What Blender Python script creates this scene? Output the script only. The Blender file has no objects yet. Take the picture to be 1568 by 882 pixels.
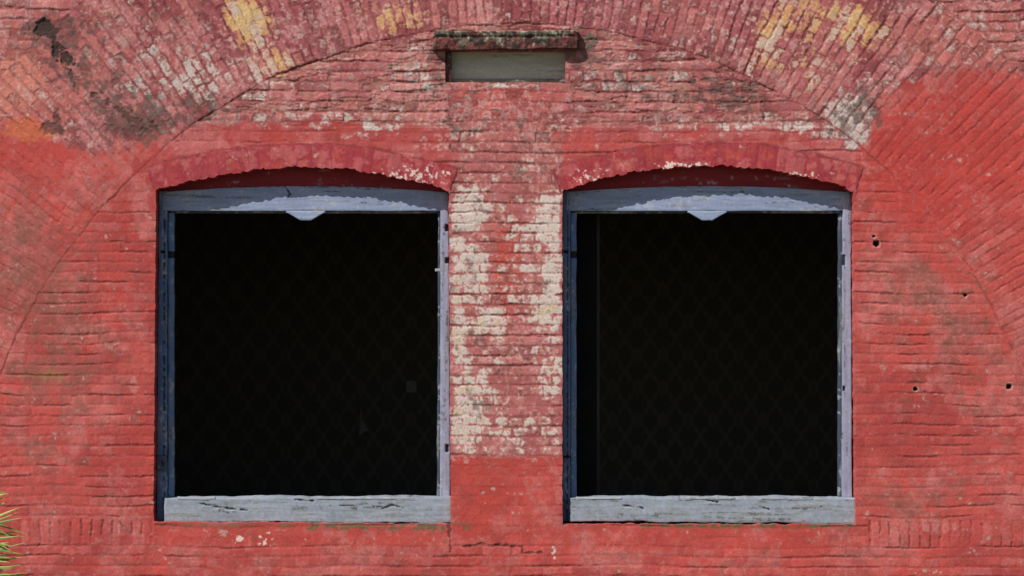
import bpy, math, random
import numpy as np
from mathutils import Vector
S=200.0; CX=784.0; CY=441.0; ZC=3.0
rng=np.random.default_rng(7)
TABS=[rng.random((256,256)).astype(np.float32) for _ in range(24)]
def vnoise(x,y,k):
    T=TABS[k%24]
    xi=np.floor(x).astype(np.int64); yi=np.floor(y).astype(np.int64)
    fx=(x-xi).astype(np.float32); fy=(y-yi).astype(np.float32)
    fx=fx*fx*(3-2*fx); fy=fy*fy*(3-2*fy)
    x0=xi&255; x1=(xi+1)&255; y0=yi&255; y1=(yi+1)&255
    a=T[y0,x0]; b=T[y0,x1]; c=T[y1,x0]; d=T[y1,x1]
    return (a+(b-a)*fx)*(1-fy)+(c+(d-c)*fx)*fy
def fbm(x,y,sx,sy=None,oct=4,k=0,g=0.55):
    if sy is None: sy=sx
    s=0; w=1.0; tot=0; f=1.0
    for o in range(oct):
        s=s+w*vnoise(x/sx*f+17.3*o+k*3.1,y/sy*f+9.7*o+k*5.7,k+o*5); tot+=w; w*=g; f*=2.03
    s=s/tot
    return np.clip((s-0.5)*1.45+0.5,0,1)
def ss(a,b,x):
    t=np.clip((x-a)/(b-a),0,1); return t*t*(3-2*t)
def lin(c):
    c=np.array(c,dtype=np.float32)/255.0
    return np.where(c<=0.04045,c/12.92,((c+0.055)/1.055)**2.4).astype(np.float32)
HT=rng.random(65536).astype(np.float32)
def hsh(a,b,s): 
    return HT[(a.astype(np.int64)*7919+b.astype(np.int64)*104729+s*31337+((a.astype(np.int64)*b.astype(np.int64))%977)*13)&65535]
LIGHT=np.array([1.05,0.90,0.87],dtype=np.float32)
NEUT=np.array([1.06,1.06,1.06],dtype=np.float32)
LIGHTW=np.array([1.17,1.16,1.16],dtype=np.float32)

def new_mesh(name,verts,quads,cols=None,mat=None,smooth=True,parent=None):
    me=bpy.data.meshes.new(name)
    n=len(verts); m=len(quads)
    me.vertices.add(n); me.vertices.foreach_set('co',np.ascontiguousarray(verts,dtype=np.float32).ravel())
    me.loops.add(m*4); me.loops.foreach_set('vertex_index',np.ascontiguousarray(quads,dtype=np.int32).ravel())
    me.polygons.add(m); me.polygons.foreach_set('loop_start',np.arange(0,m*4,4,dtype=np.int32))
    me.update(calc_edges=True)
    me.polygons.foreach_set('use_smooth',np.full(m,smooth,dtype=bool))
    if cols is not None:
        at=me.color_attributes.new('paint','FLOAT_COLOR','POINT')
        c4=np.ones((n,4),dtype=np.float32); c4[:,:3]=np.clip(cols,0.003,0.9)
        at.data.foreach_set('color',c4.ravel())
    if mat: me.materials.append(mat)
    ob=bpy.data.objects.new(name,me); bpy.context.scene.collection.objects.link(ob)
    if parent: ob.parent=parent
    return ob
def toW(PX,PY,Yd):
    return np.stack([(PX-CX)/S,Yd,ZC+(CY-PY)/S],axis=-1)

# ---------------- materials
def N(nt,t,**kw):
    n=nt.nodes.new(t)
    for k,v in kw.items(): setattr(n,k,v)
    return n
def mat_painted(name,rough=0.8,scale=60,bump=0.35,dist=0.004,var=0.16,stretch=None):
    m=bpy.data.materials.new(name); m.use_nodes=True; nt=m.node_tree; b=nt.nodes['Principled BSDF']
    at=N(nt,'ShaderNodeAttribute',attribute_name='paint')
    tc=N(nt,'ShaderNodeTexCoord'); mp=N(nt,'ShaderNodeMapping')
    if stretch: mp.inputs['Scale'].default_value=stretch
    nt.links.new(tc.outputs['Object'],mp.inputs[0])
    no=N(nt,'ShaderNodeTexNoise'); no.inputs['Scale'].default_value=scale; no.inputs['Detail'].default_value=6; no.inputs['Roughness'].default_value=0.65
    nt.links.new(mp.outputs[0],no.inputs['Vector'])
    mr=N(nt,'ShaderNodeMapRange'); mr.inputs[1].default_value=0.3; mr.inputs[2].default_value=0.7; mr.inputs[3].default_value=1-var; mr.inputs[4].default_value=1+var
    nt.links.new(no.outputs[0],mr.inputs[0])
    vm=N(nt,'ShaderNodeVectorMath',operation='SCALE')
    nt.links.new(at.outputs['Color'],vm.inputs[0]); nt.links.new(mr.outputs[0],vm.inputs['Scale'])
    nt.links.new(vm.outputs[0],b.inputs['Base Color'])
    bp=N(nt,'ShaderNodeBump'); bp.inputs['Strength'].default_value=bump; bp.inputs['Distance'].default_value=dist
    nt.links.new(no.outputs[0],bp.inputs['Height']); nt.links.new(bp.outputs[0],b.inputs['Normal'])
    b.inputs['Roughness'].default_value=rough
    b.inputs['Specular IOR Level'].default_value=0.25
    return m
def mat_noise(name,c1,c2,scale=5,rough=0.9,bump=0.2):
    m=bpy.data.materials.new(name); m.use_nodes=True; nt=m.node_tree; b=nt.nodes['Principled BSDF']
    tc=N(nt,'ShaderNodeTexCoord')
    no=N(nt,'ShaderNodeTexNoise'); no.inputs['Scale'].default_value=scale; no.inputs['Detail'].default_value=8
    nt.links.new(tc.outputs['Object'],no.inputs['Vector'])
    cr=N(nt,'ShaderNodeValToRGB'); cr.color_ramp.elements[0].position=0.35; cr.color_ramp.elements[1].position=0.65
    cr.color_ramp.elements[0].color=(*c1,1); cr.color_ramp.elements[1].color=(*c2,1)
    nt.links.new(no.outputs[0],cr.inputs[0]); nt.links.new(cr.outputs[0],b.inputs['Base Color'])
    bp=N(nt,'ShaderNodeBump'); bp.inputs['Strength'].default_value=bump; bp.inputs['Distance'].default_value=0.01
    nt.links.new(no.outputs[0],bp.inputs['Height']); nt.links.new(bp.outputs[0],b.inputs['Normal'])
    b.inputs['Roughness'].default_value=rough; b.inputs['Specular IOR Level'].default_value=0.2
    return m
M_wall=mat_painted('painted_brick',0.85,60,0.5,0.0035,0.16)
M_wood=mat_painted('weathered_painted_wood',0.65,40,0.35,0.002,0.12)
M_stone=mat_painted('mossy_stone',0.95,45,0.8,0.012,0.35)

bld=bpy.data.objects.new('brick_building',None); bpy.context.scene.collection.objects.link(bld)

# ---------------- wall grid
ST=1.15
gx=np.concatenate([np.arange(-1016,-61,12),np.arange(-60,1629,ST),np.arange(1638,2584,12)]).astype(np.float64)
gy=np.concatenate([np.arange(-359,-22,11),np.arange(-20,903,ST),np.arange(911,1040,12),[1041]]).astype(np.float64)
PX,PY=np.meshgrid(gx,gy)
def ji(v): return int(np.argmin(np.abs(gx-v)))
def ii(v): return int(np.argmin(np.abs(gy-v)))
def wob(t,k,sc=12): return fbm(t,t*0+3.3*k,sc,oct=3,k=k)-0.5
class Win: pass
wins=[]
for (xl0,xl1,xr0,xr1,crown,spring,yb0,yb1,seed) in [(239,235,687,690,256,291,799,803,1),(861,861,1307,1311,254,291,803,803,2)]:
    w=Win(); w.xl=lambda y,a=xl0,b=xl1,s=seed:a+(b-a)*(y-290)/510+wob(y,s,9)*1.6
    w.xr=lambda y,a=xr0,b=xr1,s=seed:a+(b-a)*(y-290)/510+wob(y,s+3,9)*1.6
    w.x0=xl0;w.x1=xr0;w.xc=(xl0+xr0)/2; hw=(xr0-xl0)/2; sg=spring-crown
    w.R=(hw*hw+sg*sg)/(2*sg); w.yc=crown+w.R; w.spring=spring;w.crown=crown
    def yt(x,w=w,s=seed):
        xx=np.clip(x,w.x0-2,w.x1+2)
        base=w.yc-np.sqrt(w.R**2-(xx-w.xc)**2)
        th=(xx-w.xc)/15.5+wob(x,s+2,60)*1.2; f=th-np.floor(th)
        k=np.floor(th)
        r=hsh(k+500,k*0+3,s); r2=hsh(k+500,k*0+8,s)
        return base+ (r-0.5)*3.4 + (0.6+2.2*r2)*(0.5-2*np.abs(f-0.5)*(1-.5*(f<.5)*r)) + wob(x,s+6,9)*3.5
    w.yt=yt
    w.yb=lambda x,a=yb0,b=yb1,w=w,s=seed:a+(b-a)*(x-w.x0)/450+wob(x,s+9,14)*3
    wins.append(w)
def fall(d,r): return np.clip(1-np.abs(d)/r,0,1)
DX=np.zeros_like(PX); DY=np.zeros_like(PY)
holes=[]
for w in wins:
    jl,jr=ji(w.x0),ji(w.x1); it,ib=ii(273),ii(801)
    vmask=ss(180,250,gy)*(1-ss(820,850,gy))
    for j,fn in ((jl,w.xl),(jr,w.xr)):
        d=(fn(np.clip(gy,290,800))-gx[j])*vmask
        DX+=d[:,None]*fall(gx-gx[j],20)[None,:]
    xin=np.clip(gx,gx[jl],gx[jr]); out=np.maximum(gx[jl]-gx,gx-gx[jr]).clip(0)
    d=(w.yt(xin)-gy[it])*np.clip(1-out/50,0,1)
    DY+=fall(gy-gy[it],70)[:,None]*d[None,:]
    d=(w.yb(xin)-gy[ib])*np.clip(1-out/12,0,1)
    DY+=fall(gy-gy[ib],12)[:,None]*d[None,:]
    holes.append((jl,jr,it,ib,0.5))
holes.append((ji(682),ji(866),ii(78),ii(126),0.2))
PX=PX+DX; PY=PY+DY
print('grid',PX.shape)

# ---------------- brick zones
BC=15.5
wx=(fbm(PX,PY,70,oct=2,k=1)-0.5)*5; wy=(fbm(PX,PY,110,oct=2,k=2)-0.5)*6
wx2=(fbm(PX,PY,9,oct=2,k=3)-0.5)*2.8; wy2=(fbm(PX,PY,10,oct=3,k=4)-0.5)*(1.7+1.2*(PY<220))
X=PX+wx+wx2; Y=PY+wy+wy2
r=np.hypot(X-785,Y-876); th=np.arctan2(X-785,876-Y)
U=X.copy(); V=Y.copy(); zone=np.zeros(PX.shape,dtype=np.int64)
Rin,Rout=840.0,1092.0
ring=(r>Rin)&(r<Rout)&(Y<700)
U=np.where(ring,r-Rin,U); V=np.where(ring,th*965.0+4000,V); zone[ring]=1
zone[(r<=Rin)]=2
edge=np.abs(r-Rin); edge2=np.where(Y<700,np.abs(r-Rout),99)
lw=np.full(PX.shape,99.0)
lw=np.minimum(lw,edge*0.8+.6); lw=np.minimum(lw,edge2+.6)
ringW=np.zeros(PX.shape,dtype=bool); ringE=np.full(PX.shape,99.0)
for w in wins:
    rr=np.hypot(X-w.xc,Y-w.yc); tt=np.arctan2(X-w.xc,w.yc-Y)
    tl=np.arcsin((w.x1-w.x0)/2/w.R)
    m=(rr<w.R+36)&(rr>w.R-6)&(np.abs(tt)<tl+0.004)&(Y<330)
    U=np.where(m,rr-w.R+46*3,U); V=np.where(m,tt*(w.R+10)+8000,V); zone[m]=3; ringW|=m
    e1=np.where((np.abs(tt)<tl+0.01)&(Y<330),np.abs(rr-w.R-36),99)
    e2=np.where((rr<w.R+36)&(rr>w.R)&(Y<330),np.abs(np.abs(tt)-tl-0.004)*w.R*1.2,99)
    ringE=np.minimum(ringE,np.minimum(e1,e2))
lw=np.minimum(lw,ringE)
sold=((Y>797)&(Y<836)&((X<236)|(X>1330)))
U=np.where(sold,Y-797+46*4,U); V=np.where(sold,X,V); zone[sold]=4
row=np.floor(V/BC)
jit=(hsh(row,row*0+1,3)-0.5)*7
par=np.mod(row,2)
BW=np.where(par>0,23.0,46.0); BW=np.where(zone==3,46.0,BW); BW=np.where(zone==4,39.0,BW)
jit=np.where((zone==3)|(zone==4),0,jit)
off=np.where(par>0,5.75,0.0); off=np.where(zone==3,3,off)
q=(U+off+jit)/BW
q=np.where(zone==4,(U-184)/39.0,q)
col=np.floor(q); fu=q-col; fv=V/BC-row
R1=hsh(row+zone*50,col,11); R2=hsh(row+zone*50,col,23); R3=hsh(row+zone*50,col,37); R4=hsh(row+zone*50,col,51); R5=hsh(row+zone*50,col*0+9,77)
du=np.minimum(fu,1-fu)*BW; dv=np.minimum(fv,1-fv)*BC
jn=(fbm(PX,PY,5,oct=2,k=6)-0.5)*2.2
pv=ss(0.2,3.5,np.minimum(dv,lw)+jn); pu=ss(0.0,2.8,du+jn)
perp=np.clip(0.34+1.4*(fbm(PX,PY,45,oct=3,k=17)-.5),0.03,1)
prof=pv*(1-perp*(1-pu))
# paint fills the bed joints unevenly
fill=ss(.45,.75,fbm(PX,PY,50,22,oct=4,k=20))
prof=prof+(1-prof)*0.55*fill
hard=pv*pu

n1=fbm(PX,PY,150,oct=4,k=7); n2=fbm(PX,PY,55,oct=5,k=8); n3=fbm(PX,PY,20,oct=4,k=9)
n4=fbm(PX,PY,7,oct=3,k=10); n5=fbm(PX,PY,34,10,oct=4,k=11); n6=fbm(PX,PY,90,oct=5,k=12); n7=fbm(PX,PY,3.4,oct=2,k=13)
nbl=fbm(PX,PY,13,oct=4,k=18)
def blob(x0,y0,rx,ry,ang=0):
    a=math.radians(ang); dx=PX-x0; dy=PY-y0
    u=dx*math.cos(a)+dy*math.sin(a); v=-dx*math.sin(a)+dy*math.cos(a)
    return np.exp(-(u/rx)**2-(v/ry)**2)
def box(x0,x1,y0,y1,s=6):
    return ss(x0-s,x0+s,PX)*(1-ss(x1-s,x1+s,PX))*ss(y0-s,y0+s,PY)*(1-ss(y1-s,y1+s,PY))
def path(pts,wd=0):
    d=np.full(PX.shape,1e3)
    for (a,b),(c,e) in zip(pts[:-1],pts[1:]):
        L=(c-a)**2+(e-b)**2; t=np.clip(((PX-a)*(c-a)+(PY-b)*(e-b))/L,0,1)
        d=np.minimum(d,np.hypot(PX-a-t*(c-a),PY-b-t*(e-b)))
    return d
yb=np.interp(PX,[-1000,0,60,150,215,245,300,480,690,691,860,861,1000,1220,1300,1330,1345,1400,1500,1568,2600],
                 [170,185,200,232,215,205,200,185,200,215,215,200,195,200,222,215,150,122,105,122,130])
F=ss(-7,7,yb-PY+(n3-0.5)*34)
P=box(688,861,180,699,3)*1.0
Fp=np.maximum(F,P)
patchy=fbm(PX,PY,40,oct=5,k=14)
# ---- height
J=0.24+0.55*n6
J=J*(1-0.45*blob(1440,250,130,120))
J=J*(1-0.5*blob(30,260,120,60))
J=J+0.36*F+.1*P
smooth=np.maximum(box(238,688,805,836,5),box(862,1320,806,842,5))
smooth=np.maximum(smooth,box(692,858,702,830,8))
smooth=np.maximum(smooth,box(250,720,180,222,10)*0.5); smooth=np.maximum(smooth,box(850,1230,180,222,10)*0.5)
smooth=np.maximum(smooth,box(690,865,132,215,12)*.75)
smooth=np.maximum(smooth,(edge<14)*0.5*(PY>150))
J=J*(1-0.85*smooth)
J=np.where(ringW,J*.5+.08,J)
rough=0.30+0.70*F*(PY<230)+0.25*P+0.35*blob(1420,440,80,60)
h=4.4*J*prof+ (R1-0.5)*2.4*rough+(R5-.5)*1.2+(fu-0.5)*(R2-0.5)*2.2*rough+(fv-0.5)*(R3-0.5)*4*rough
h+= (n3-0.5)*3.2+(n4-0.5)*2.8*rough+(n2-0.5)*5+(n7-.5)*.7
spall=ss(0.80,0.9,R4+0.18*(F-0.4)+(n3-0.5)*0.3)*prof
h-= spall*4*rough*ss(.3,.6,n4+.15)
inner=(r<Rin)&(PY<195)
innm=inner*(1-0.9*smooth)
h-= innm*ss(0.5,0.60,n5)*5.0
h+= ringW*4.0
h+= (zone==1)*2.0*np.clip(1-edge/40,0,1)
# ---- colours
def mixc(C,c,m):
    c=lin(c) if not isinstance(c,np.ndarray) else c
    return C+(c-C)*np.clip(m,0,1)[...,None].astype(np.float32)
C=np.zeros(PX.shape+(3,),dtype=np.float32)+lin((193,77,70))
C=mixc(C,(177,65,60),ss(.4,.62,n1)); C=mixc(C,(203,104,98),ss(.50,.72,n2)*0.65)
C=mixc(C,(198,72,63),ss(.5,.75,n6)*0.5)
C=mixc(C,(170,73,67),ss(.5,.72,n5)*0.4)
C=mixc(C,(205,114,108),(R2>0.80)*prof*0.36*ss(.35,.6,n3)); C=mixc(C,(158,64,60),(R3>0.80)*prof*0.34)
stain=0.75*blob(40,420,80,100)+0.6*blob(60,575,90,30)+0.6*blob(120,500,80,110)+0.6*blob(1460,520,90,120)+0.6*blob(1410,420,60,50)+0.5*blob(70,680,90,70)+0.45*blob(1380,780,120,60)+.4*blob(40,330,40,60)
C=mixc(C,(152,86,76),ss(.35,.9,stain*0.9+(patchy-0.5)*1.1)*0.55)
C=mixc(C,(130,84,70),0.5*ss(.52,.75,nbl*.6+n2*.25+.22*stain))
C=mixc(C,(146,100,62),0.8*ss(.55,.8,blob(70,575,44,12)+(n4-.5)*.9))
C=mixc(C,(190,62,55),0.75*ss(.3,.6,blob(1450,240,150,130)+(n3-.5)*.4)*(1-F))
C=mixc(C,(192,67,57),0.7*smooth*ss(.2,.5,n3)*(PY>600))
C=mixc(C,(194,67,60),0.7*blob(60,240,110,40)*(1-F))
C=mixc(C,(208,126,120),.6*ss(.5,.7,.8*np.maximum(blob(1400,560,44,9),blob(1425,800,60,22))+.8*blob(205,590,14,18)+(n3-.5)*.6+.25*(R4-.5))*hard)
C=mixc(C,(208,122,114),.33*ss(.6,.8,.5*n4+.3*n7+.3*n2))
C=mixc(C,(124,54,50),.36*ss(.62,.74,.55*n7+.35*n4+.15*n3))
CF=np.zeros_like(C)+lin((176,92,90))
CF=mixc(CF,(150,70,71),ss(.45,.66,n2)); CF=mixc(CF,(194,112,108),ss(.46,.68,patchy)*0.75)
CF=mixc(CF,(140,76,68),(R2>0.66)*prof*0.5*ss(.35,.5,n3)); CF=mixc(CF,(200,120,112),(R3>0.70)*prof*0.5)
CF=mixc(CF,(184,114,102),innm*ss(.50,.62,n5)*0.6)
CF=mixc(CF,(194,104,96),ss(.3,.7,blob(40,120,140,110)+blob(1480,60,120,60))*0.75)
CF=mixc(CF,(162,78,84),0.6*box(310,1250,-200,90,40)*(zone==1)*ss(.3,.55,n6))
CF=mixc(CF,(192,84,78),0.65*box(690,865,132,215,10))
CF=mixc(CF,(184,100,94),0.7*P*ss(.25,.55,n2))
CF=mixc(CF,(190,76,64),0.85*ss(.35,.6,blob(778,400,24,90)+(n4-.5)*.5+.05)*(PY<560))
CF=mixc(CF,(150,80,72),0.7*P*ss(.54,.7,nbl))
CF=mixc(CF,(128,58,56),0.5*(1-P)*ss(.56,.74,nbl*.6+n4*.2+.2*R1))
CF=mixc(CF,(206,152,146),0.55*ss(.56,.74,.45*n4+.3*n7+.3*patchy))
C=C*(1-Fp[...,None].astype(np.float32))+CF*Fp[...,None].astype(np.float32)
band=np.maximum(box(245,700,195,250,6),box(862,1310,195,250,6))*(PY<300)
C=mixc(C,(182,76,74),0.7*band*ss(.35,.5,n3+.08)); C=mixc(C,(196,104,100),0.5*band*ss(.5,.65,n2))
C=mixc(C,(162,52,60),0.85*ringW*ss(.2,.45,n3)); C=mixc(C,(188,90,88),0.7*ringW*ss(.58,.72,n3+0.2*(R2-.5)))
C=mixc(C,(110,40,42),0.6*(1-ss(.8,2.2,ringE+(n4-.5)*2)))
C=mixc(C,(206,118,102),0.85*ss(.42,.60,blob(25,125,60,55)+(n3-.5)*.7)); C=mixc(C,(202,98,68),0.9*ss(.42,.55,blob(45,197,45,24)+(n3-.5)*.6))
C=C*(0.93+0.14*R1+0.10*(n7-.5)+.14*(n4-.5))[...,None].astype(np.float32)
C=C*(1-0.18*(1-prof)*(0.5+0.8*Fp)*(0.4+J))[...,None].astype(np.float32)
C=C*(1-0.30*spall*Fp)[...,None].astype(np.float32)
# flakes
Wm=(0.97*box(694,742,292,352,12)+.75*box(688,730,366,384,8)+0.62*box(688,746,384,470,14)+0.70*box(688,716,470,560,12)+0.75*box(728,776,472,510,10)+0.60*box(694,748,575,665,16)+.3*box(690,860,640,705,14)
    +0.90*box(822,858,292,366,12)+0.55*box(836,860,366,400,9)+0.82*box(836,860,400,452,9)+.46*box(818,862,452,610,14)+0.46*box(690,862,230,700,14)+.25*box(770,850,330,490,24)
    +0.62*blob(710,205,70,28)+0.45*blob(885,205,50,18)+0.85*blob(770,131,80,6)+0.45*blob(690,75,30,30))
Wm=Wm*(.66+.58*n2)
Wy=(1.1*blob(385,50,36,72,-20)+0.9*blob(432,100,34,24,-20)+0.9*blob(605,22,60,40)+1.1*blob(1290,36,84,50,20)+1.0*blob(1175,60,30,56,20)+0.8*blob(1235,120,44,40)
    +0.3*blob(230,100,60,70)+.5*blob(370,15,40,30)+.45*blob(150,20,30,40))
Wy=Wy*(.74+.45*n2)
Wg=(0.85*blob(1300,165,50,36,-60)+0.75*blob(1310,205,22,22)+0.5*blob(560,195,140,22)+0.5*blob(1130,195,150,22)+0.35*blob(230,215,26,22)
    +0.34*blob(330,130,180,60)+0.35*blob(60,150,50,30)+.3*blob(1480,40,60,40)+.45*blob(640,110,60,40)+.42*blob(980,110,120,40)+.25*blob(240,90,80,60)+.2*blob(20,520,20,20)+.25*F)
v=0.30*nbl+0.26*n4+0.18*n7+0.18*R4+0.08*n3-0.20*(1-hard)
C=mixc(C,(200,140,130),ss(.76,.87,v+0.50*Wm+.06)*0.6)
C=mixc(C,(214,200,190),ss(.84,.91,v+0.50*Wm)*ss(.25,.55,n7+.25)*0.88)
C=mixc(C,(208,182,140),ss(.97,1.04,v+0.50*Wm)*(n3>.60)*.6*(PY>420))
Cy=v+0.50*Wy
C=mixc(C,(194,124,102),ss(.73,.82,Cy)*0.75)
orr=ss(.40,.5,n2*.5+R2*.5)
C=mixc(C,(208,146,92),ss(.83,.89,Cy)*orr*0.88); C=mixc(C,(206,180,160),ss(.83,.89,Cy)*(1-orr)*0.85)
C=mixc(C,(214,178,128),ss(.95,1.01,Cy)*orr*.6)
C=mixc(C,(192,146,138),ss(.70,.82,v+0.46*Wg)*0.6)
C=mixc(C,(202,188,180),ss(.85,.91,v+0.48*Wg)*0.82)
chips=ss(.82,.86,0.7*n7+0.3*n4)
C=mixc(C,(210,170,160),chips*(0.15+0.65*Fp)*(n2>.44))
cb=blob(640,268,60,12)+blob(905,270,30,10)+blob(1035,254,60,6)+blob(1240,268,30,6)+blob(405,828,10,14)+blob(365,825,8,6)+blob(848,845,4,8)
C=mixc(C,(228,206,196),0.9*ss(.72,.78,n7*0.6+0.4*n4+0.22*cb-0.02)*ss(.1,.3,cb))
Lm=(0.65*blob(150,130,120,60,35)+0.62*blob(205,190,55,36)+0.75*blob(320,165,70,34)+0.7*blob(890,70,40,30)+0.7*blob(668,90,16,40)+0.7*blob(1300,180,70,60)+0.5*blob(1000,130,140,50)+0.5*blob(560,120,140,40)+0.3*blob(820,120,200,60)+0.6*blob(1130,150,90,30)+0.5*blob(90,50,60,30)+.3*blob(690,190,40,60)+.42*P+.4*blob(250,40,120,60)+.3*blob(40,30,80,50))
lich=ss(.68,.84,0.38*fbm(PX,PY,11,oct=3,k=15)+.20*n4+0.25*n2+0.43*Lm)
C=mixc(C,(98,64,60),lich*0.66); h-=lich*2
C=mixc(C,(84,76,70),.5*ss(.72,.8,.6*n4+.25*n7+.3*Lm)*F)
C=mixc(C,(96,98,84),0.8*ss(.55,.72,n4*.8+0.35*blob(900,60,18,14)+.0)*ss(.2,.5,blob(900,55,25,20)+blob(680,50,20,12)))
mossl=np.maximum(box(470,720,801,812,3),box(980,1310,801,809,3))+0.6*box(240,470,801,808,3)
C=mixc(C,(96,90,62),0.8*ss(.45,.6,n4+.05)*mossl)
# damage upper left
nd=fbm(PX,PY,14,oct=4,k=19)
cr=path([(66,42),(82,48)])+(nd-.5)*18; cm=1-ss(7,13,cr)
cr=path([(80,55),(92,80),(112,98)])+(nd-.5)*18; cm=np.maximum(cm,(1-ss(5,10,cr)))
cr=path([(110,98),(135,122),(178,160),(205,186),(240,214)])+(nd-.5)*34
cm2=(1-ss(4,12,cr))*ss(.44,.58,n3)
d3=np.hypot((PX-80)/1.6,(PY-197)/1.1)+(nd-.5)*20; cm3=1-ss(5,12,d3)
d4=np.hypot((PX-90)/1.0,(PY-182)/1.4)+(nd-.5)*14; cm3=np.maximum(cm3,1-ss(3,8,d4))
C=mixc(C,(120,78,70),.55*(1-ss(6,20,path([(66,45),(92,78),(110,98),(178,160),(240,214)])+(nd-.5)*50))*ss(.35,.55,n4))
cmt=ss(.1,.4,n4+.1)
C=mixc(C,(62,46,42),cm*0.92*cmt); C=mixc(C,(88,58,52),cm2*.8*cmt); C=mixc(C,(84,58,50),cm3*.8*cmt); h-=(cm*11+cm2*5+cm3*6)*cmt
crack=1-ss(0.6,1.6,edge+(n4-.5)*3.0); crack=crack*ss(.40,.57,n2+.03)*(PY>80)
C=mixc(C,(118,56,52),crack*0.45); h-=crack*1.6
for (a,b,rd) in [(1342,373,5),(1402,596,3.6),(1545,592,4.6),(1338,362,2.5),(1478,452,2.5)]:
    d=np.hypot(PX-a,PY-b)+(n7-.5)*2
    C=mixc(C,(200,128,116),0.6*(1-ss(rd+1,rd+3,d))); m=1-ss(rd-1,rd+.6,d); C=mixc(C,(24,16,15),m); h-=m*25
ck=np.minimum(path([(708,838),(738,832),(800,838),(800,848),(830,846)]),path([(688,800),(690,845)]))+(n4-.5)*5
C=mixc(C,(90,40,36),0.7*(1-ss(.5,2,ck))); h-=(1-ss(.5,2,ck))*5
bed=(1-ss(0.5,2.4,dv+(n7-.5)*1.5))*ss(.56,.66,fbm(PX,PY,60,12,oct=3,k=16)+.07*F-.02)*(1-0.8*smooth)*(1-ringW)
bed=np.where(zone==1,bed*.5,bed)
C=mixc(C,(112,48,44),bed*0.5); h-=bed*3.4
mx=C.max(axis=-1); mn=C.min(axis=-1); sat=ss(.35,.85,(mx-mn)/np.maximum(mx,1e-4))[...,None].astype(np.float32)
C=C/(NEUT*(1-sat)+LIGHT*sat)
verts=toW(PX,PY,-h/1000.0)
ny,nx=PX.shape
idx=np.arange(ny*nx).reshape(ny,nx)
keep=np.ones((ny-1,nx-1),dtype=bool)
for (jl,jr,it,ib,dp) in holes: keep[it:ib,jl:jr]=False
a=idx[:-1,:-1][keep]; b=idx[1:,:-1][keep]; c=idx[1:,1:][keep]; d=idx[:-1,1:][keep]
quads=np.stack([a,b,c,d],axis=1)
V=verts.reshape(-1,3); CC=C.reshape(-1,3)
used=np.zeros(len(V),dtype=bool); used[quads.ravel()]=True
remap=np.cumsum(used)-1
new_mesh('front_wall',V[used],remap[quads],CC[used],M_wall,True,bld)
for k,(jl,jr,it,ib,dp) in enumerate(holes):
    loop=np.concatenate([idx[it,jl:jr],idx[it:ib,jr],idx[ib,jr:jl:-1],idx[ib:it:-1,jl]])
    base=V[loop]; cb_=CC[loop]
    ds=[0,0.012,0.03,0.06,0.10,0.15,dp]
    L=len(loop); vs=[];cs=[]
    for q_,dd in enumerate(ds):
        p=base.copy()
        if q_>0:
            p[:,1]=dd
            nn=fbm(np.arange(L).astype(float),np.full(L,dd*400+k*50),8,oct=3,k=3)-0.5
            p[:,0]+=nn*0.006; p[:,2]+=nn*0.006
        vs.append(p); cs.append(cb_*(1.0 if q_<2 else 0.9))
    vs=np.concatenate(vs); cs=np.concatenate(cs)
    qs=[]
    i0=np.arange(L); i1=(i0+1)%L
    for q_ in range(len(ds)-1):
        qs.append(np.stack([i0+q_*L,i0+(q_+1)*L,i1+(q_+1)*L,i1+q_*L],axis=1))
    new_mesh('reveal_%d'%(k+1),vs,np.concatenate(qs),cs,M_wall,True,bld)

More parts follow.
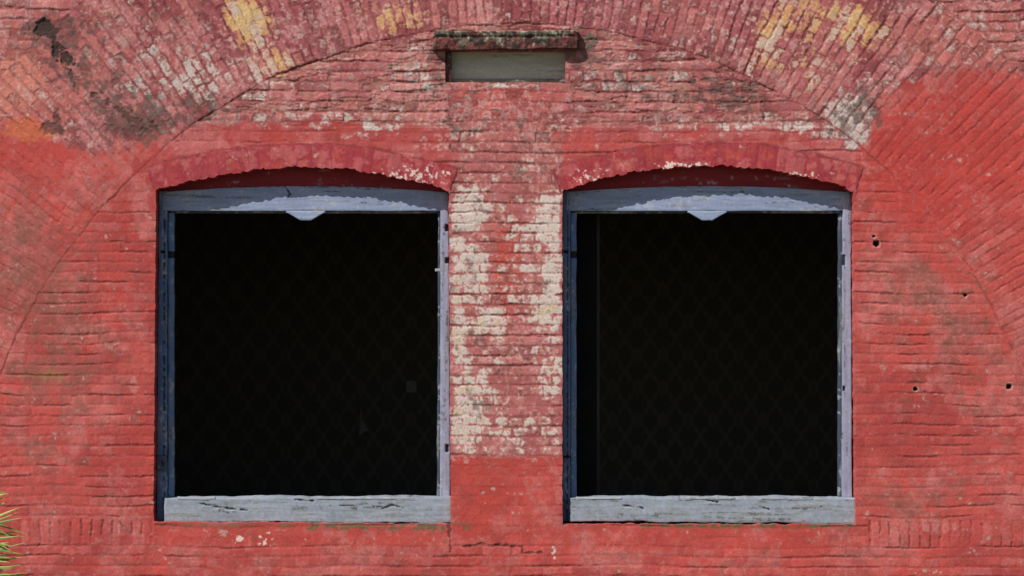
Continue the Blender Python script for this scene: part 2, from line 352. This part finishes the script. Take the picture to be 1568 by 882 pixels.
# ---------------- boards
def board(name,xl,xr,yt,yb,y0,th,vertical=False,step=1.5,seed=0,paint=(166,172,202),wear=0.5,notches=(),cracks=(),bevel=1.6,parent=bld,mat=None,rag=0.5,slope=0,moss=0,amp=1.0):
    f=lambda q:(q if callable(q) else (lambda t,q=q:t*0+q))
    xl,xr,yt,yb=f(xl),f(xr),f(yt),f(yb)
    xm0=float(xl(np.array([400.]))[0]); xm1=float(xr(np.array([400.]))[0]); ym0=float(yt(np.array([(xm0+xm1)/2]))[0]); ym1=float(yb(np.array([(xm0+xm1)/2]))[0])
    nxn=max(5,int((xm1-xm0)/step)); nyn=max(5,int((ym1-ym0)/step))
    s,t=np.meshgrid(np.linspace(0,1,nxn+1),np.linspace(0,1,nyn+1))
    YY0=ym0+(ym1-ym0)*t
    XX=xl(YY0)+(xr(YY0)-xl(YY0))*s
    YY=yt(XX)+(yb(XX)-yt(XX))*t
    ex=(fbm(YY,s*3,26,oct=4,k=seed)-.5)*2*rag*np.abs(2*s-1)**6
    ey=(fbm(XX,t*3+7,30,oct=4,k=seed+1)-.5)*2*rag*np.abs(2*t-1)**6
    XX=XX+ex; YY=YY+ey
    g=fbm(XX,YY,*( (3.2,70) if vertical else (70,3.2)),oct=4,k=seed+2)
    g2=fbm(XX,YY,*( (9,40) if vertical else (40,9)),oct=4,k=seed+3)
    g3=fbm(XX,YY,6,oct=3,k=seed+4)
    ed=np.minimum(np.minimum(s,1-s)*(xm1-xm0),np.minimum(t,1-t)*(ym1-ym0))
    h=((g-.5)*2.4)*amp-2.5*(1-ss(0,bevel,ed))
    col=np.zeros(XX.shape+(3,),dtype=np.float32)+lin(paint)
    col=col*(0.82+0.36*g2)[...,None].astype(np.float32)
    w1=ss(.58,.68,.5*g+.5*g2+0.16*(wear-.5))
    col=mixc(col,(138,138,140),w1*.7); h-=w1*.6
    w2=ss(.69,.76,.6*g+.4*g3+0.16*(wear-.5)); col=mixc(col,(84,82,84),w2*.8); h-=w2*1.4
    w3=ss(.66,.74,.4*g2+.6*g3+.1*(wear-.5)); col=mixc(col,(192,196,202),w3*.45)
    if moss: col=mixc(col,(110,112,88),moss*ss(.35,.7,g3+.35*(t-.5)))
    for (a,b,c,d) in notches:
        m=((XX>a)&(XX<c)&(YY>b)&(YY<d)).astype(np.float32); col=mixc(col,(18,17,20),m*.95); h-=m*16
    for pts,wd in cracks:
        dd=np.full(XX.shape,1e3)
        for (a,b),(c,e) in zip(pts[:-1],pts[1:]):
            L=(c-a)**2+(e-b)**2; tt=np.clip(((XX-a)*(c-a)+(YY-b)*(e-b))/L,0,1)
            dd=np.minimum(dd,np.hypot(XX-a-tt*(c-a),YY-b-tt*(e-b)))
        m=1-ss(wd*.5,wd*1.2,dd+(g3-.5)*3.0); col=mixc(col,(44,42,44),m*.9); h-=m*8
    Yd=y0-h/1000+slope*(1-t)
    vs=toW(XX,YY,Yd); n=(nyn+1)*(nxn+1); id_=np.arange(n).reshape(nyn+1,nxn+1)
    q=np.stack([id_[:-1,:-1].ravel(),id_[1:,:-1].ravel(),id_[1:,1:].ravel(),id_[:-1,1:].ravel()],axis=1)
    loop=np.concatenate([id_[0,:-1],id_[:-1,-1],id_[-1,:0:-1],id_[:0:-1,0]])
    vf=vs.reshape(-1,3); cf=col.reshape(-1,3)
    L=len(loop); v1=vf[loop].copy(); v2=v1.copy(); v2[:,1]=y0+th
    i0=np.arange(L); i1=(i0+1)%L
    q2=np.stack([n+i0,n+L+i0,n+L+i1,n+i1],axis=1)
    return new_mesh(name,np.concatenate([vf,v1,v2]),np.concatenate([q,q2]),np.concatenate([cf,cf[loop],cf[loop]])/LIGHTW,mat or M_wood,True,parent)

def lerp(x0,y0,x1,y1): return lambda t:y0+(y1-y0)*(t-x0)/(x1-x0)
D0=0.125
for k,w in enumerate(wins):
    T='left' if k==0 else 'right'
    A=w.x0; B=w.x1
    arch=lambda x,w=w:294-10*(1-((x-w.xc)/(225.0))**2)
    board('tympanum_panel_'+T,A-8,B+8,w.crown-12,300,D0+.03,0.03,step=2,seed=3+k,paint=(150,44,52),wear=-0.6,amp=.5)
    board('frame_head_'+T,A+6,B-3,arch,322,D0,0.10,seed=5+k,wear=0.42,paint=(150,161,190),
          cracks=[([(A+195,284),(A+203,296),(A+200,300)],0.8)] if k==0 else [([(A+30,318),(A+60,321)],.8)])
    board('frame_head_stop_'+T,A+16,B-14,321,325.5,D0+.045,0.05,seed=9+k,wear=0.8,paint=(70,74,92))
    L0=(lerp(290,A+1,800,A-3) if k==0 else lerp(290,A+1,800,A+1))
    board('frame_jamb_a_'+T,L0,lerp(290,A+13,800,A+13),292,800,D0,0.09,vertical=True,seed=11+k,wear=0.5,paint=(102,122,160),  # same frame paint, darkened and blued: the jamb's shade is in the colour
          notches=[(A+2,383,A+10,388),(A-2,700,A+14,703)],cracks=[([(A+9,300),(A+8,800)],0.8)],amp=.7)
    board('frame_jamb_stop_a_'+T,A+14,A+22.5,325,765,D0+.03,0.06,vertical=True,seed=13+k,wear=0.6,paint=(106,128,164),rag=.7,  # shaded copy of the frame paint, shade mixed into the stop's colour
          notches=[(A+12,384,A+30,395)],amp=.7)
    board('frame_jamb_b_'+T,lerp(290,B-13,800,B-14),lerp(290,B-1,800,B+1),296,764,D0-.005,0.10,vertical=True,seed=15+k,wear=0.5,paint=(156,160,184),
          notches=[(B-6,344,B+2,354),(B-6,395,B+2,404),(B-5,682,B-1,694)] if k==0 else [(B-14,390,B-9,406),(B-12,592,B-9,600)])
    board('frame_jamb_stop_b_'+T,lerp(290,B-17 if k==0 else B-19,800,B-19),B-13,325,763,D0+.03,0.05,vertical=True,seed=17+k,wear=0.6,paint=(70,76,92),rag=.8)
    x0=250 if k==0 else 872; x1=690 if k==0 else 1310.5
    if k==0:
        crk=[([(305,772),(330,777),(378,783)],.9),([(585,780),(600,774),(618,779)],1.3),([(452,766),(480,768)],1.5),([(520,775),(585,777)],.5)]
    else:
        crk=[([(955,775),(985,779)],.8),([(1165,777),(1180,781)],.8),([(1235,779),(1260,777)],.6),([(1075,764),(1100,770)],1.0)]
    board('frame_sill_'+T,x0,x1,lerp(x0,763,x1,763),lerp(x0,799,x1,802.5),0.05,0.16,seed=19+k,wear=0.58,cracks=crk,paint=(160,168,182) ,rag=1.6,moss=0.25)
    rr=random.Random(k+5)
    for q_ in range(4):
        xs=x0+10+rr.random()*(x1-x0-80); ww=30+rr.random()*60
        board('sill_splinter_%s_%d'%(T,q_+1),xs,xs+ww,lambda x,xs=xs,ww=ww:761.5+1.5*np.sin((x-xs)/ww*3),766,0.045,0.03,seed=q_+2,step=1.2,wear=.7,paint=(170,176,184),rag=1.0)
    cx=466 if k==0 else 1085
    tri=lambda x,cx=cx:324.0+12.5*np.clip((30-np.abs(x-cx))/22,0.06,1)
    board('head_bracket_'+T,cx-30,cx+30,322.3,tri,D0-.002,0.04,seed=2,step=1.2,wear=.3,paint=(158,170,198),rag=.3,bevel=.8)
board('latch_hook',665,673,411,415,0.15,0.02,step=1,seed=3,paint=(190,190,200),wear=.3)
board('latch_plate',237,252,699,722,0.106,0.02,step=1.2,seed=4,paint=(84,94,120),wear=.6,cracks=[([(244,708),(246,714)],1.5)])
board('vent_panel',676,872,70,130,0.10,0.02,step=2,seed=6,paint=(186,188,170),wear=.1,amp=.3)
board('vent_bottom',684,866,119,124.5,0.085,0.02,step=1.2,seed=8,paint=(130,130,110),wear=.6,moss=.4)
board('vent_lining_a',682.6,691,78,125,0.03,0.065,vertical=True,step=1.5,seed=8,paint=(96,58,54),wear=.4)
def ledge():
    n=230; m=44
    s=np.linspace(0,1,n); t=np.linspace(0,1,m)
    Sg,Tg=np.meshgrid(s,t)
    x=663+(887-663)*Sg
    top=48+3*(fbm(x,Tg*0,40,oct=3,k=2)-.5)+4*ss(.96,1,Sg)+5*(1-ss(0,.03,Sg)); bot=77+4*(fbm(x,Tg*0+9,30,oct=3,k=3)-.5)-2*Sg
    dep=-0.058+0.012*(fbm(x,Tg*30,25,oct=3,k=4)-.5)
    a=np.clip(Tg/0.3,0,1); b=np.clip((Tg-.3)/.4,0,1); c=np.clip((Tg-.7)/.3,0,1)
    yd=0.02+(dep-0.02)*a-(dep-0.02)*c
    yy=top+(bot-top)*b-0.6*(1-a)
    nn=fbm(x,yy+yd*200,9,oct=4,k=5)
    front=ss(0,.2,b)*(1-ss(.8,1,b))
    groove=np.exp(-((b-.32)/.07)**2)*front
    yd=yd-(nn-.5)*.016+groove*.012
    e=np.minimum(Sg,1-Sg)*224; yd=yd+(1-ss(0,4,e))*0.02
    col=np.zeros(x.shape+(3,),dtype=np.float32)+lin((104,72,68))
    col=mixc(col,(116,112,94),ss(.35,.6,nn+.3*(.4-b)))
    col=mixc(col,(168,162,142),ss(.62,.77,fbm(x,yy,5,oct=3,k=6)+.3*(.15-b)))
    col=mixc(col,(122,58,56),ss(.45,.6,fbm(x,yy,16,oct=3,k=7)+.3*(b-.5))*.8)
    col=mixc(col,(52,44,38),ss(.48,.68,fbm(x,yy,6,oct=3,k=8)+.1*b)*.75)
    vs=toW(x,yy,yd).reshape(-1,3); id_=np.arange(n*m).reshape(m,n)
    q=np.stack([id_[:-1,:-1].ravel(),id_[1:,:-1].ravel(),id_[1:,1:].ravel(),id_[:-1,1:].ravel()],axis=1)
    base=len(vs); extra=[];ec=[]
    for colj in (0,n-1):
        ring_=id_[:,colj]; cen=vs[ring_].mean(axis=0); cen[1]=0.0; extra.append(cen); ec.append(col.reshape(-1,3)[ring_].mean(axis=0))
    vs=np.concatenate([vs,np.array(extra)]); cc=np.concatenate([col.reshape(-1,3),np.array(ec)])
    new_mesh('vent_ledge',vs,q,cc/LIGHTW,M_stone,True,bld)
    me=bpy.data.meshes.new('vent_ledge_ends'); F_=[]
    for e_,colj in enumerate((0,n-1)):
        ring_=id_[:,colj]
        for i in range(m-1): F_.append((int(ring_[i]),int(ring_[i+1]),base+e_))
    us=sorted(set(i for f in F_ for i in f)); mp={u:i for i,u in enumerate(us)}
    me.from_pydata([tuple(map(float,vs[u])) for u in us],[],[tuple(mp[i] for i in f) for f in F_])
    at=me.color_attributes.new('paint','FLOAT_COLOR','POINT')
    for u,i in mp.items(): at.data[i].color=(*[float(q) for q in cc[u]],1)
    me.materials.append(M_stone)
    ob=bpy.data.objects.new('vent_ledge_ends',me); bpy.context.scene.collection.objects.link(ob); ob.parent=bld
ledge()

# ---------------- interior and hull
def quadmesh(name,quads,mat,parent=bld):
    vs=[];fs=[]
    for q in quads:
        b=len(vs); vs+=q; fs.append(tuple(range(b,b+len(q))))
    me=bpy.data.meshes.new(name); me.from_pydata(vs,[],fs); me.materials.append(mat)
    ob=bpy.data.objects.new(name,me); bpy.context.scene.collection.objects.link(ob); ob.parent=parent; return ob
def wallpaper():
    m=bpy.data.materials.new('damask_wallpaper'); m.use_nodes=True; nt=m.node_tree; b=nt.nodes['Principled BSDF']
    tc=N(nt,'ShaderNodeTexCoord'); sp=N(nt,'ShaderNodeSeparateXYZ'); nt.links.new(tc.outputs['Object'],sp.inputs[0])
    def M(op,a,bb=None):
        n=N(nt,'ShaderNodeMath',operation=op)
        for i,v in enumerate((a,bb)):
            if v is None: continue
            if isinstance(v,(int,float)): n.inputs[i].default_value=v
            else: nt.links.new(v,n.inputs[i])
        return n.outputs[0]
    x=M('MULTIPLY',sp.outputs[0],26.0); z=M('MULTIPLY',sp.outputs[2],20.0)
    cx=M('COSINE',x); cz=M('COSINE',z); p=M('ADD',cx,cz)
    c2=M('COSINE',M('MULTIPLY',x,3.0)); d2=M('COSINE',M('MULTIPLY',z,2.0)); p2=M('MULTIPLY',M('MULTIPLY',c2,d2),0.6)
    s=M('ADD',M('ABSOLUTE',p),p2)
    no=N(nt,'ShaderNodeTexNoise'); no.inputs['Scale'].default_value=14; nt.links.new(tc.outputs['Object'],no.inputs['Vector'])
    s=M('ADD',s,M('MULTIPLY',M('SUBTRACT',no.outputs[0],.5),1.4))
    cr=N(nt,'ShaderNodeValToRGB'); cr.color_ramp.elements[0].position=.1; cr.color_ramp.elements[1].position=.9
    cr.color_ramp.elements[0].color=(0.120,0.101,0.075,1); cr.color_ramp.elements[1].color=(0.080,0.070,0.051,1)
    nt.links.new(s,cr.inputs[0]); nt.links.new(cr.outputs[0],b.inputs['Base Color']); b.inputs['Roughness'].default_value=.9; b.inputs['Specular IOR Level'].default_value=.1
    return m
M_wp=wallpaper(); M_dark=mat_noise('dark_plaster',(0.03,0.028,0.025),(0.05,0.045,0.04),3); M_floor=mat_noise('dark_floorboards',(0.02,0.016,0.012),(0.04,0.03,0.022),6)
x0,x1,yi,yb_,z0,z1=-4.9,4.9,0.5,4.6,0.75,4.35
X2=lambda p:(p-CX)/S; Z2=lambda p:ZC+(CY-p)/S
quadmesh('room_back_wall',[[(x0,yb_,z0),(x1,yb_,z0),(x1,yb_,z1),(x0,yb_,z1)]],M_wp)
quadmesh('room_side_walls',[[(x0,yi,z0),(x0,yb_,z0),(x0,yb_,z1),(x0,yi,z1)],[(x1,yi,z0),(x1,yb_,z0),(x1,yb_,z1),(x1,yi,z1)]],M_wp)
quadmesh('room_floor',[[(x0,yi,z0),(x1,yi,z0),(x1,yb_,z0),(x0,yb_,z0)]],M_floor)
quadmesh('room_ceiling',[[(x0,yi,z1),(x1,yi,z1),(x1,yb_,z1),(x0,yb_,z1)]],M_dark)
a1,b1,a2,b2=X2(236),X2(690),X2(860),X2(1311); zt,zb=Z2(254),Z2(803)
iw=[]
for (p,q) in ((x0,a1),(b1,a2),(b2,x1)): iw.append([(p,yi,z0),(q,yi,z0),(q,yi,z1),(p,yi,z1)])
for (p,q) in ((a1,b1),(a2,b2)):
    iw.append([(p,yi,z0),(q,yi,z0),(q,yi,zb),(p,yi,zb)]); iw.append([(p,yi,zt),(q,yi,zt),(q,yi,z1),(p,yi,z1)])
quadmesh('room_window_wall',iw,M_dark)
def boxmesh(name,x0,x1,y0,y1,z0,z1,mat,parent=bld,bev=0.0):
    v=[(x0,y0,z0),(x1,y0,z0),(x1,y1,z0),(x0,y1,z0),(x0,y0,z1),(x1,y0,z1),(x1,y1,z1),(x0,y1,z1)]
    me=bpy.data.meshes.new(name); me.from_pydata(v,[],[(0,3,2,1),(4,5,6,7),(0,1,5,4),(1,2,6,5),(2,3,7,6),(3,0,4,7)]); me.materials.append(mat)
    ob=bpy.data.objects.new(name,me); bpy.context.scene.collection.objects.link(ob); ob.parent=parent
    if bev: mo=ob.modifiers.new('b','BEVEL'); mo.width=bev; mo.segments=2
    return ob
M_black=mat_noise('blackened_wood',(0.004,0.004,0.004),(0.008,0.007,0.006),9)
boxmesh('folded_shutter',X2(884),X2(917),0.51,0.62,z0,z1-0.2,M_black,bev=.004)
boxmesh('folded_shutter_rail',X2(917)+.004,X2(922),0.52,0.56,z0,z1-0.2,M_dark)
k_=(18+yb_)/18
M_sw=mat_noise('grey_plastic',(0.20,0.18,0.16),(0.25,0.22,0.20),20)
sx=(630-CX)/S*k_; sz=ZC+(CY-592)/S*k_
boxmesh('wall_switch',sx-.05,sx+.05,yb_-.02,yb_-.003,sz-.055,sz+.055,M_sw,bev=.004)
sx=(553-CX)/S*k_; sz=ZC+(CY-645)/S*k_
quadmesh('torn_wallpaper',[[(sx-.02,yb_-.02,sz-.14),(sx+.075,yb_-.05,sz-.08),(sx+.02,yb_-.04,sz+.0),(sx-.005,yb_-.01,sz+.17)]],M_sw)
M_plain=mat_noise('plain_red_brick',(0.36,0.06,0.05),(0.46,0.10,0.085),4)
XL,XR,YB,ZT=(-1016-CX)/S,(2580-CX)/S,9.0,ZC+(CY+359)/S
quadmesh('side_and_back_walls',[[(XL,0,0),(XL,YB,0),(XL,YB,ZT),(XL,0,ZT)],[(XR,0,0),(XR,YB,0),(XR,YB,ZT),(XR,0,ZT)],[(XL,YB,0),(XR,YB,0),(XR,YB,ZT),(XL,YB,ZT)]],M_plain)
boxmesh('roof_slab',XL-.15,XR+.15,-.12,YB+.15,ZT+.004,ZT+.25,mat_noise('concrete_roof',(0.25,0.24,0.22),(0.35,0.34,0.31),3),bev=.02)
M_g=mat_noise('dry_grass_ground',(0.06,0.075,0.03),(0.16,0.13,0.08),2.5)
quadmesh('ground',[[(-300,-300,0),(300,-300,0),(300,300,0),(-300,300,0)]],M_g,parent=None)

# ---------------- palm plant bottom-left
def palm():
    rnd=random.Random(11); vs=[];fs=[];cols=[]
    def blade(p,dirv,L,w,droop,tipc):
        d=Vector(dirv).normalized(); side=d.cross(Vector((0,-1,0.3))).normalized(); n=9
        b=len(vs)
        for i in range(n+1):
            t=i/n; c=Vector(p)+d*L*t+Vector((0,0,-droop*L*t*t)); wd=w*(1-t)**0.7*min(1,.5+t*4)+.0006
            up=Vector((0,-1,0.2))*wd*.35
            for q_ in (c-side*wd,c+up,c+side*wd): vs.append(tuple(q_))
            g=(0.10,0.19,0.03); y=(0.36,0.38,0.09); r_=(0.35,0.10,0.06)
            m=tipc if t<.6 else min(1,tipc+(t-.6)*1.0)
            cc=[g[k]*(1-m)+y[k]*m for k in range(3)]
            if t>.85 and tipc>.3: cc=[(a_+b_)/2 for a_,b_ in zip(cc,r_)]
            for _ in range(3): cols.append(cc)
        for i in range(n):
            for s_ in (0,1):
                a_=b+i*3+s_; fs.append((a_,a_+1,a_+4,a_+3))
    base=Vector(((-75-CX)/S,-0.55,0))
    for f in range(30):
        ang=rnd.uniform(-1.0,1.5); yy=rnd.uniform(-.4,.3); el=rnd.uniform(.6,1.4)
        L=rnd.uniform(.65,1.12); d0=Vector((math.cos(el)*math.cos(ang),yy*.7,math.sin(el))).normalized()
        if f%3==0: d0.x=-d0.x
        pts=[]
        for i in range(22):
            t=i/21; pts.append(base+Vector((rnd.uniform(-.02,.02),0,.15))+Vector((d0.x*L*t*.62,d0.y*L*t,d0.z*L*t*1.0-0.42*L*t*t*abs(math.cos(el)))))
        for i in range(len(pts)-1):
            a_,b_=pts[i],pts[i+1]; n=len(vs); wd=.006*(1-i/24)
            for p in (a_,b_):
                for o in ((-wd,0,0),(0,-wd,0),(wd,0,0)): vs.append(tuple(p+Vector(o))); cols.append((.16,.2,.05))
            fs.append((n,n+1,n+4,n+3)); fs.append((n+1,n+2,n+5,n+4))
            if i>5:
                tg=(b_-a_).normalized()
                for sd in (-1,1):
                    sdv=tg.cross(Vector((0,-1,0))).normalized()*sd
                    dv=tg*rnd.uniform(.6,1.0)+sdv*rnd.uniform(.35,.8)+Vector((0,rnd.uniform(-.35,.1),0))
                    blade(a_,dv,rnd.uniform(.16,.27)*(1.1-i/40),rnd.uniform(.005,.0085),rnd.uniform(.1,.5),rnd.choice([0,.15,.35,.6,.9]))
    k2=(18-.5)/18
    for q_ in range(44):
        ay=752+q_*3.8+rnd.uniform(-4,4)
        if ay<792: tx,ty=rnd.uniform(-2,16),ay-rnd.uniform(4,22)
        else: tx,ty=rnd.uniform(14,44),ay+rnd.uniform(-30,30)
        ax=-26+rnd.uniform(-10,6)
        if ty<750: ty=750+rnd.uniform(0,8)
        p=Vector(((ax-CX)/S*k2,-.5,ZC+(CY-ay)/S*k2)); e=Vector(((tx-CX)/S*k2,-.5+rnd.uniform(-.06,.08),ZC+(CY-ty)/S*k2))
        blade(p,e-p,(e-p).length,rnd.uniform(.008,.014),.05,rnd.choice([0,.1,.2,.35,.6,.9]))
    for q_ in range(30):
        n=len(vs); z_a=ZC+(CY-740-q_*6)/S; z_b=ZC+(CY-746-q_*6)/S
        for z_ in (z_a,z_b):
            for o in (-.008,0,.008): vs.append(((-28-q_*.5-CX)/S+o,-.5-(.006 if o==0 else 0),z_)); cols.append((.16,.2,.05))
        fs.append((n,n+1,n+4,n+3)); fs.append((n+1,n+2,n+5,n+4))
    me=bpy.data.meshes.new('palm_plant'); me.from_pydata(vs,[],fs)
    at=me.color_attributes.new('paint','FLOAT_COLOR','POINT')
    at.data.foreach_set('color',np.array([(*c,1) for c in cols],dtype=np.float32).ravel())
    me.materials.append(mat_painted('palm_leaf',.5,30,.1,.001,.15))
    ob=bpy.data.objects.new('palm_plant',me); bpy.context.scene.collection.objects.link(ob)
palm()

# ---------------- camera, light, world
sc=bpy.context.scene
cam=bpy.data.cameras.new('camera'); co=bpy.data.objects.new('camera',cam); sc.collection.objects.link(co)
co.location=(0,-18,ZC); co.rotation_euler=(math.radians(90),0,0)
cam.sensor_width=36; cam.lens=36*18/7.84; cam.clip_end=1000; sc.camera=co
dirv=Vector((1.22,1.0,-1.67)).normalized()
sl=bpy.data.lights.new('sun','SUN'); sl.energy=5.0; sl.angle=math.radians(.5); sl.color=(1.0,.96,.90)
so=bpy.data.objects.new('sun',sl); sc.collection.objects.link(so); so.rotation_euler=dirv.to_track_quat('-Z','Y').to_euler(); so.location=(-8,-10,14)
wd=bpy.data.worlds.new('World'); sc.world=wd; wd.use_nodes=True; nt=wd.node_tree
sky=nt.nodes.new('ShaderNodeTexSky'); sky.sky_type='NISHITA'; sky.sun_disc=False
sky.sun_elevation=math.asin(-dirv.z); sky.sun_rotation=math.atan2(-dirv.x,-dirv.y)
bg=nt.nodes['Background']; bg.inputs['Strength'].default_value=.088; nt.links.new(sky.outputs[0],bg.inputs['Color'])
sc.view_settings.view_transform='Standard'; sc.view_settings.look='None'; sc.view_settings.exposure=0
